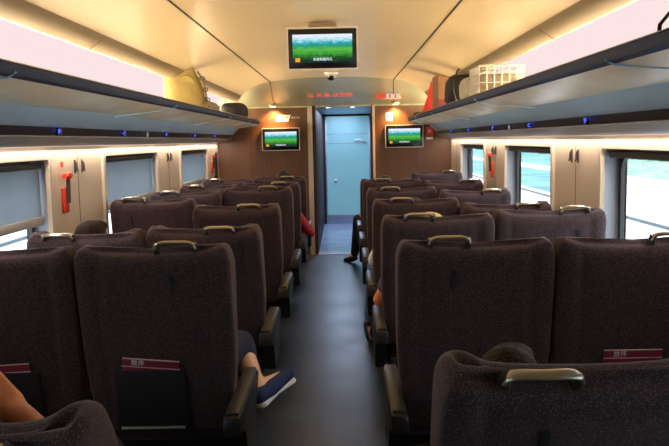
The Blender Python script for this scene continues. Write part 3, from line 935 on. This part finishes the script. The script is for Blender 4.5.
# ------------------------------------------------------------------ lamps
def area(name, loc, sx, sy, rot, e, col):
    l = bpy.data.lights.new(name, 'AREA'); l.shape = 'RECTANGLE'; l.size = sx; l.size_y = sy; l.energy = e; l.color = col
    o = bpy.data.objects.new(name, l); COL.objects.link(o); o.location = loc; o.rotation_euler = rot; return o
for sg in (-1, 1):
    area('washer_tube', (sg*1.535, 6.3, 1.543), .03, 7.8, (0, R(-sg*-22), 0), 34, (1, .83, .74))
    area('cove_tube', (sg*1.54, 6.6, 1.88), .06, 7.2, (0, R(180-sg*38), 0), 165, (1, .77, .48))
area('passage_lamp', (.13, 12.6, 2.0), .5, 2.6, (0, 0, 0), 40, (.60, .72, 1))

# ------------------------------------------------------------------ bags on the racks
SH = 1.8225
def at_px(x, Y):
    """world X at depth Y for a column of the photograph"""
    return CAM.x+(x-VX)*Y/F
# mustard backpack lying on its back
b = empty('backpack', (-1.17, 6.3, SH), 'mustard yellow canvas backpack standing on the left rack', 'bag', rz=R(14))
bm = bmesh.new()
rings = []
for i in range(13):
    q = i/12; z = .335*q
    wx = .175*(1-.14*q**2.5); wy = .125*(1-.26*q**1.8)
    if i == 0: wx *= .93; wy *= .9
    rings.append([((wx*math.copysign(abs(math.cos(a))**.5, math.cos(a))*(1-.42*q*q*max(0, math.cos(a)))-.02*q**2), wy*math.copysign(abs(math.sin(a))**.62, math.sin(a)), z+.018*math.sin(3*a)*q) for a in [2*PI*k/28 for k in range(28)]])
for f_ in (.8, .45): rings.append([(x*f_-.06*(1-f_), y*f_, z+.022*(1-f_)) for x, y, z in rings[12]])
loft(bm, rings); link('bag_body', bm, M['yellowbag'], b)
bm = bmesh.new()
for i in range(1): 
    rr = [[(.0+.075*f_*math.cos(a), -.118+.022*zz-.03*(.075*f_*math.sin(a)+.17)/.3+.03, .19+.085*f_*math.sin(a)) for a in [2*PI*k/24 for k in range(24)]] for f_, zz in ((1.0, .6), (.92, -.3), (.75, -.2), (.3, -.1))]
loft(bm, rr, False, True); link('round_pocket', bm, M['yellowbag'], b)
bm = bmesh.new(); tube(bm, [(.095, -.10, .30), (.13, -.12, .24), (.15, -.12, .15), (.165, -.11, .06), (.21, -.13, .012), (.26, -.16, .012)], [.016, .017, .016, .014, .012, .01], 8, flat=.5)
tube(bm, [(-.12, -.08, .30), (-.03, -.04, .37), (.06, -.06, .34)], .010, 8)
link('shoulder_strap', bm, M['strap'], b)
for p in ((.13, -.128, .245), (.152, -.13, .155), (.165, -.128, .075)):
    bm = bmesh.new()
    tube(bm, [(p[0]+.02*math.cos(a), p[1], p[2]+.014*math.sin(a)) for a in [2*PI*k/12 for k in range(12)]], .004, 6, closed=True)
    link('buckle', bm, M['black'], b)
bm = bmesh.new()
r0 = []
for i in range(9):
    q = i/8; r0.append([(.16*math.sin(PI*min(1, q+.08))**.5*(-1)*0+ (-.17+.34*q), .075*math.sin(PI*(.08+.84*q))*math.cos(a), .055+.055*math.sin(PI*(.1+.8*q))*math.sin(a)) for a in [2*PI*k/14 for k in range(14)]])
loft(bm, r0); bm.transform(Matrix.Rotation(R(70), 4, 'Z'))
o = tag(link('pouch', bm, M['strap']), 'small grey drawstring pouch beside the mustard backpack', 'pouch'); o.location = (-1.13, 7.15, SH)

def soft_bag(loc, sx, sy, sz, m, label, rz=0, name='duffel_bag', handle=True, hm=None):
    b = empty(name, loc, label, 'bag', rz=rz)
    bm = bmesh.new(); g = bmesh.ops.create_cube(bm, size=1)
    bmesh.ops.subdivide_edges(bm, edges=bm.edges[:], cuts=6, use_grid_fill=True)
    rd = random.Random(int(sx*1000+sz*77))
    for v in bm.verts:
        p = v.co*2; l = (abs(p.x)**4+abs(p.y)**4+abs(p.z)**4)**.25
        p = p/l if l > 0 else p
        z = (p.z+1)/2
        sag = 1+.06*(1-z)
        v.co = Vector((p.x*sx/2*sag+rd.uniform(-1, 1)*.006, p.y*sy/2*sag+rd.uniform(-1, 1)*.006, max(0, z*sz*(1-.10*(p.y+0)**2*z)+rd.uniform(-1, 1)*.006)))
    o = link('bag_body', bm, m, b); md = o.modifiers.new('s', 'SUBSURF'); md.levels = 1; md.render_levels = 1
    if handle:
        bm = bmesh.new(); tube(bm, [(-sx*.22, -sy*.2, sz*.93), (-sx*.18, -sy*.25, sz*1.12), (0, -sy*.3, sz*1.22), (sx*.18, -sy*.25, sz*1.12), (sx*.22, -sy*.2, sz*.93)], .009, 8, flat=.6)
        link('carry_strap', bm, hm or m, b)
        bm = bmesh.new(); tube(bm, [(-sx*.42, 0, sz*.86), (0, .01, sz*.985), (sx*.42, 0, sz*.86)], .005, 6); link('zip', bm, M['chrome'], b)
    return b
soft_bag((-1.18, 9.25, SH), .26, .85, .20, M['blackbag'], 'low black duffel bag at the far end of the left rack', name='duffel_bag', handle=False)
# right rack, from far to near
soft_bag((1.16, 9.95, SH), .24, .20, .07, M['blackbag'], 'small flat black pouch at the far end of the right rack', name='pouch', handle=False)
b = empty('paper_bag', (1.14, 8.4, SH), 'bright red paper carrier bag leaning on the right rack', 'bag', rz=R(-8))
bm = bmesh.new()
prism(bm, [(-.16, 0), (-.02, 0), (.005, .37), (-.045, .385), (-.09, .18)], 'y', -.05, .05, .004); link('bag_body', bm, M['redbag'], b)
bm = bmesh.new(); prism(bm, [(-.02, 0), (.16, 0), (.16, .13), (.025, .13)], 'y', -.052, .06, .004); link('side_fold', bm, M['maroon'], b)
b = empty('cardboard_box', (1.18, 7.6, SH), 'brown cardboard box between the red bag and the black backpack', 'box', rz=R(4))
bm = bmesh.new(); box(bm, -.15, .15, -.15, .15, 0, .33, .004); link('carton', bm, M['box'], b)
bm = bmesh.new(); box(bm, -.03, .03, -.152, .152, .326, .332); box(bm, -.03, .03, -.153, -.15, .20, .33); link('packing_tape', bm, M['cream'], b)
bm = bmesh.new(); box(bm, -.15, .15, -.154, -.149, .02, .10); link('maroon_band', bm, M['maroon'], b)
b = soft_bag((1.16, 6.76, SH), .27, .36, .27, M['blackbag'], 'black backpack with straps between cardboard box and white wire basket', name='backpack', hm=M['black'])
for pts in ([(-.09, -.17, .22), (-.11, -.22, .14), (-.08, -.19, .04)], [(.06, -.17, .22), (.09, -.23, .13), (.07, -.19, .04)]):
    bm = bmesh.new(); tube(bm, pts, .012, 8, flat=.5); link('shoulder_strap', bm, M['black'], b)
# white wire basket
b = empty('wire_basket', (1.18, 5.35, SH), 'white wire basket full of goods on the right rack', 'basket')
bm = bmesh.new()
X, Y_, Zh = .15, .19, .20
def bar(p, q, r=.0045): tube(bm, [p, q], r, 5)
for z in (.006, .09, .15, Zh):
    for sx in (-1, 1): bar((sx*X, -Y_, z), (sx*X, Y_, z), .006 if z == Zh else .004)
    for sy in (-1, 1): bar((-X, sy*Y_, z), (X, sy*Y_, z), .006 if z == Zh else .004)
n = 9
for i in range(n+1):
    y = -Y_+2*Y_*i/n
    for sx in (-1, 1): bar((sx*X, y, 0.004), (sx*X, y, Zh))
for i in range(7):
    x = -X+2*X*i/6
    for sy in (-1, 1): bar((x, sy*Y_, .004), (x, sy*Y_, Zh))
link('wire_frame', bm, M['crate'], b)
bm = bmesh.new(); box(bm, -X+.012, X-.012, -Y_+.02, Y_-.02, .008, .15, .02, 3); link('packed_goods', bm, M['cratein'], b)
soft_bag((1.18, 6.05, SH), .27, .34, .20, M['shirtgreylight'], 'light grey cloth bag between the white wire basket and the black backpack', name='cloth_bag', handle=False)
# black bag at the right picture edge
b = soft_bag((1.205, 2.10, SH), .24, .34, .21, M['blackbag'], 'black bag with a looped strap at the top right picture edge', name='shoulder_bag', handle=False)
bm = bmesh.new(); tube(bm, [(-.10, .15, .10), (-.13, .18, .085), (-.148, .22, .05), (-.14, .25, .012), (-.10, .25, .008), (-.07, .2, .02)], .008, 8, flat=.6); link('strap_loop', bm, M['black'], b)

# ------------------------------------------------------------------ people
def capsule(bm, p0, p1, r0, r1, n=12):
    p0 = Vector(p0); p1 = Vector(p1); d = p1-p0
    if d.length < 1e-6: return
    dn = d.normalized(); up = Vector((0, 0, 1)) if abs(dn.z) < .9 else Vector((0, 1, 0))
    a = dn.cross(up).normalized(); b = a.cross(dn).normalized()
    rings = []
    for k in range(4):
        t = (k+.35)/4*PI/2
        rings.append((p0-dn*r0*math.cos(t), r0*math.sin(t)))
    rings.append((p0, r0)); rings.append((p1, r1))
    for k in range(3, -1, -1):
        t = (k+.35)/4*PI/2
        rings.append((p1+dn*r1*math.cos(t), r1*math.sin(t)))
    loft(bm, [[c+a*math.cos(2*PI*j/n)*r+b*math.sin(2*PI*j/n)*r for j in range(n)] for c, r in rings])

def chain(bm, pts, rs):
    for i in range(len(pts)-1): capsule(bm, pts[i], pts[i+1], rs[i], rs[i+1])

def ell(bm, c, r, rot=None):
    m = Matrix.Translation(Vector(c)) @ (rot or Matrix.Identity(4)) @ Matrix.Diagonal((*r, 1))
    bmesh.ops.create_icosphere(bm, subdivisions=3, radius=1, matrix=m)

def fuse(name, bm, m, parent, voxel=.008, smooth_it=3):
    """union every blob into one continuous skin"""
    bmesh.ops.recalc_face_normals(bm, faces=bm.faces[:])
    me = bpy.data.meshes.new(name); bm.to_mesh(me); bm.free()
    t = bpy.data.objects.new(name+'_t', me); COL.objects.link(t)
    r = t.modifiers.new('r', 'REMESH'); r.mode = 'VOXEL'; r.voxel_size = voxel; r.use_smooth_shade = True
    q = t.modifiers.new('q', 'SMOOTH'); q.iterations = smooth_it; q.factor = .5
    dg = bpy.context.evaluated_depsgraph_get()
    me2 = bpy.data.meshes.new_from_object(t.evaluated_get(dg)); bpy.data.objects.remove(t)
    me2.name = name; me2.materials.clear(); me2.materials.append(m)
    for p in me2.polygons: p.use_smooth = True
    o = bpy.data.objects.new(name, me2); COL.objects.link(o)
    if parent: o.parent = parent
    return o

def hand(bm, w, d, nrm, curl=.5, side=1, s=1.0):
    """palm, four unequal fingers and a thumb. d: pointing direction, nrm: back-of-hand normal"""
    w = Vector(w); d = Vector(d).normalized(); nrm = Vector(nrm); nrm = (nrm-d*nrm.dot(d)).normalized(); lat = d.cross(nrm)*side
    for k in range(4):
        off = (-.03+.02*k)*s
        chain(bm, [w+lat*off*.6, w+d*.085*s+lat*off], [.014*s, .0125*s])
        L = (.036, .042, .040, .032)[k]*s; p = w+d*.088*s+lat*off; ang = 0
        for j, f in enumerate((1, .72, .55)):
            ang += curl*(.55+.25*j)
            q = p+(d*math.cos(ang)-nrm*math.sin(ang))*L*f
            capsule(bm, p, q, (.0095-.001*j)*s, (.0088-.001*j)*s, 8); p = q
    ell(bm, w+d*.045*s, (.036*s, .036*s, .016*s), Matrix((lat, d, nrm)).transposed().to_4x4())
    tb = w+d*.02*s-lat*.028*s
    chain(bm, [tb, tb+(d*.6-lat*.75-nrm*.25)*.042*s, tb+(d*1.15-lat*.85-nrm*.7)*.062*s], [.0135*s, .011*s, .009*s])

def person(label, x, Y, top=1.12, rec=0, skin='skin', hair='hairblack', shirt='shirtgrey', trouser='trouser', shoe='shoeblack',
           rarm=None, larm=None, rleg=None, lleg=None, vox=.009, sleeve='long', rhand=None, lhand=None, cap=None, short_r=False, fwd=0, sole=None, headx=0):
    """x, Y: seat position. right (+x) and left limbs given as absolute joint lists"""
    lean = R(8+rec)
    def spine(z): return Y+.10+.085+.10+fwd-(z-.42)*math.tan(lean)*.95
    r = empty('person', (x, Y+.36, .465), label, 'person')
    inv = Matrix.Translation(-Vector(r.location))
    hz = top-.115
    pel = Vector((x, Y+.29, .575)); ch = Vector((x, spine(.80), .80)); nk = Vector((x, spine(.90), .905)); hd = Vector((x+headx, spine(hz)+.01, hz))
    sh = {s_: Vector((x+s_*.165, spine(.86), .855)) for s_ in (-1, 1)}
    hip = {s_: Vector((x+s_*.085, pel.y+.02, .565)) for s_ in (-1, 1)}
    A = {}
    for s_, aa in ((1, rarm), (-1, larm)):
        A[s_] = [sh[s_]]+[Vector(p) for p in (aa or [(x+s_*.215, spine(.66)+.06, .655), (x+s_*.11, spine(.66)+.27, .625)])]
    L = {}
    for s_, ll in ((1, rleg), (-1, lleg)):
        L[s_] = [hip[s_]]+[Vector(p) for p in (ll or [(x+s_*.10, Y+.72, .53), (x+s_*.11, Y+.74, .10), (x+s_*.12, Y+.86, .035)])]
    bm = bmesh.new()
    chain(bm, [pel, ch], [.118, .115]); ell(bm, (ch.x, ch.y, ch.z), (.165, .10, .12)); ell(bm, pel, (.15, .12, .10))
    chain(bm, [ch, nk, nk.lerp(hd, .6)], [.08, .052, .05])
    # head facing +Y: skull, jaw, nose, ears, lips, brow
    ell(bm, hd+Vector((0, -.005, .02)), (.074, .092, .092)); ell(bm, hd+Vector((0, .025, -.045)), (.056, .062, .060))
    capsule(bm, hd+Vector((0, .088, .012)), hd+Vector((0, .106, -.018)), .009, .014, 8)
    capsule(bm, hd+Vector((-.02, .078, -.050)), hd+Vector((.02, .078, -.050)), .010, .010, 8)
    capsule(bm, hd+Vector((-.03, .080, .035)), hd+Vector((.03, .080, .035)), .010, .010, 8)
    for s_ in (-1, 1): ell(bm, hd+Vector((s_*.076, -.002, -.005)), (.010, .018, .030))
    for s_ in (-1, 1):
        a = A[s_]; chain(bm, a, [.047, .038, .026]); l = L[s_]
        chain(bm, l[:3], [.078, .055, .036]); chain(bm, l[2:4], [.036, .028])
        hh = rhand if s_ == 1 else lhand
        dd = (a[2]-a[1])
        if hh: hand(bm, a[2], hh[0], hh[1], hh[2], side=s_)
        else: hand(bm, a[2], dd, (0, 0, 1), .5, side=s_)
    bm.transform(inv); fuse('body', bm, M[skin], r, vox, 2)
    # eyes
    for s_ in (-1, 1):
        bm = bmesh.new(); ell(bm, hd+Vector((s_*.028, .079, .012)), (.012, .008, .009)); bm.transform(inv); link('eye', bm, M['eye'], r)
    # hair cap
    bm = bmesh.new(); ell(bm, hd+Vector((0, -.022, .035)), (.086, .098, .090)); ell(bm, hd+Vector((0, -.05, -.015)), (.074, .060, .075))
    ell(bm, hd+Vector((.02, .03, .085)), (.06, .05, .035))
    bm.transform(inv); fuse('hair', bm, M[hair], r, .010, 1)
    if cap:
        bm = bmesh.new(); ell(bm, hd+Vector((0, -.012, .055)), (.098, .108, .085)); ell(bm, hd+Vector((0, .10, .045)), (.07, .07, .012))
        bm.transform(inv); fuse('cap', bm, M[cap], r, .009, 1)
    # shirt
    bm = bmesh.new()
    chain(bm, [pel+Vector((0, 0, .02)), ch], [.135, .130]); ell(bm, (ch.x, ch.y, ch.z), (.18, .115, .13))
    for s_ in (-1, 1):
        a = A[s_]
        if sleeve == 'long': chain(bm, [a[0], a[1], a[1].lerp(a[2], .92)], [.060, .050, .038])
        else: chain(bm, [a[0], a[0].lerp(a[1], .62)], [.060, .058])
    bm.transform(inv); fuse('shirt', bm, M[shirt], r, .010, 3)
    # trousers
    bm = bmesh.new(); ell(bm, pel+Vector((0, 0, -.02)), (.165, .135, .10))
    for s_ in (-1, 1):
        l = L[s_]; chain(bm, [l[0], l[1]], [.092, .070])
        if not short_r: chain(bm, [l[1], l[1].lerp(l[2], .93)], [.068, .052])
        else: chain(bm, [l[1], l[1].lerp(l[2], .22)], [.069, .064])
    bm.transform(inv); fuse('trousers', bm, M[trouser], r, .010, 3)
    # shoes
    for s_ in (-1, 1):
        l = L[s_]; an, to = l[2], l[3]; d = (to-an)
        bm = bmesh.new()
        heel = an-(l[1]-an).normalized()*.045-d.normalized()*.02
        chain(bm, [heel, an+d*.35-(l[1]-an).normalized()*.03, to+d.normalized()*.05], [.036, .042, .032])
        bm.transform(inv); so = fuse('shoe', bm, M[shoe], r, .006, 2)
        if sole:
            bm = bmesh.new(); dn = Vector((.012, 0, -.034)); capsule(bm, heel+dn, an+d*.5+dn, .030, .036); capsule(bm, an+d*.5+dn, to+d.normalized()*.055+dn*.8, .036, .028)
            for v in bm.verts: v.co.z = (heel+dn).z+(v.co.z-(heel+dn).z)*.62
            bm.transform(inv); fuse('shoe_sole', bm, M[sole], so, .006, 1)
    return r

def mv(i, pts): return [(x_, y_+SHIFT[i], z_) for x_, y_, z_ in pts]
# foreground: phone user in the left foreground seat, arm raised to the ear
person('person in the lower left foreground raising a bare forearm with a phone', -.80, ROWY[0], top=1.10, rec=24, skin='skinlit',
       shirt='shirtolive', sleeve='short', vox=.006,
       rarm=[(-.470, 1.53, .87), (-.565, 1.46, 1.035)], rhand=((-.75, .0, .65), (.55, -.75, .2), .75))
ph = empty('phone', (-.632, 1.425, 1.055), 'phone in a white patterned case held at the lower left picture edge', 'phone')
ph.rotation_euler = (R(-20), R(-28), R(12))
bm = bmesh.new(); prism(bm, rrect(.072, .150, .010, 3), 'y', -.004, .004, .001); link('phone_body', bm, M['black'], ph)
bm = bmesh.new(); prism(bm, rrect(.076, .154, .012, 3), 'y', -.0065, -.0035, .0008); link('case', bm, M['white'], ph)
# head just over the foreground seat on the right
person('person with short brown hair seated in the right foreground seat', .60, ROWY[0], top=1.008, rec=12, hair='hairbrown', vox=.008, fwd=.10, headx=-.08,
       larm=[(.43, 2.05, .60), (.47, 2.28, .60)])
person('person in navy shorts and blue slip-on shoes, leg crossed into the aisle', -.62, ROWY[1], shirt='navy', trouser='navy', shoe='shoeblue', sole='sole',
       short_r=True, vox=.007, rleg=[(-.40, 3.54, .59), (-.295, 3.33, .445), (-.20, 3.51, .440)])
person('person in a yellow cap with a bare elbow over the right aisle armrest', .585, ROWY[2], top=1.12, rec=6, skin='skinlit', sleeve='short', cap='cap', vox=.008,
       larm=mv(2, [(.302, 4.24, .635), (.42, 4.47, .625)]), lleg=mv(2, [(.42, 4.72, .58), (.30, 4.86, .27), (.275, 4.97, .26)]))
person('person in a white shirt and blue jeans in the third right aisle seat', .60, ROWY[3], shirt='shirtwhite', trouser='jeans', vox=.009,
       larm=mv(3, [(.325, 5.42, .67), (.46, 5.64, .64)]), lleg=mv(3, [(.35, 5.83, .55), (.305, 5.93, .10), (.29, 6.05, .04)]))
person('person in black trousers, leg stretched into the aisle at the far right row', .60, ROWY[6], shirt='shirtwhite', rec=18, vox=.01,
       larm=[(.345, 9.1, .66), (.36, 9.3, .63)], lleg=[(.29, 9.40, .56), (.235, 9.50, .10), (.155, 9.60, .04)])
person('person in a red shirt whose elbow leans into the aisle on the left', -.60, ROWY[5], shirt='shirtred', rec=3, vox=.01,
       rarm=mv(5, [(-.25, 7.84, .575), (-.33, 8.09, .60)]))
person('person with black hair just above the last left aisle seat', -.60, ROWY[6], top=1.205, rec=8, vox=.01)
person('person with dark brown hair above the reclined left window seat', -1.28, ROWY[2], top=1.135, rec=15, hair='hairbrown', vox=.01, fwd=.02)
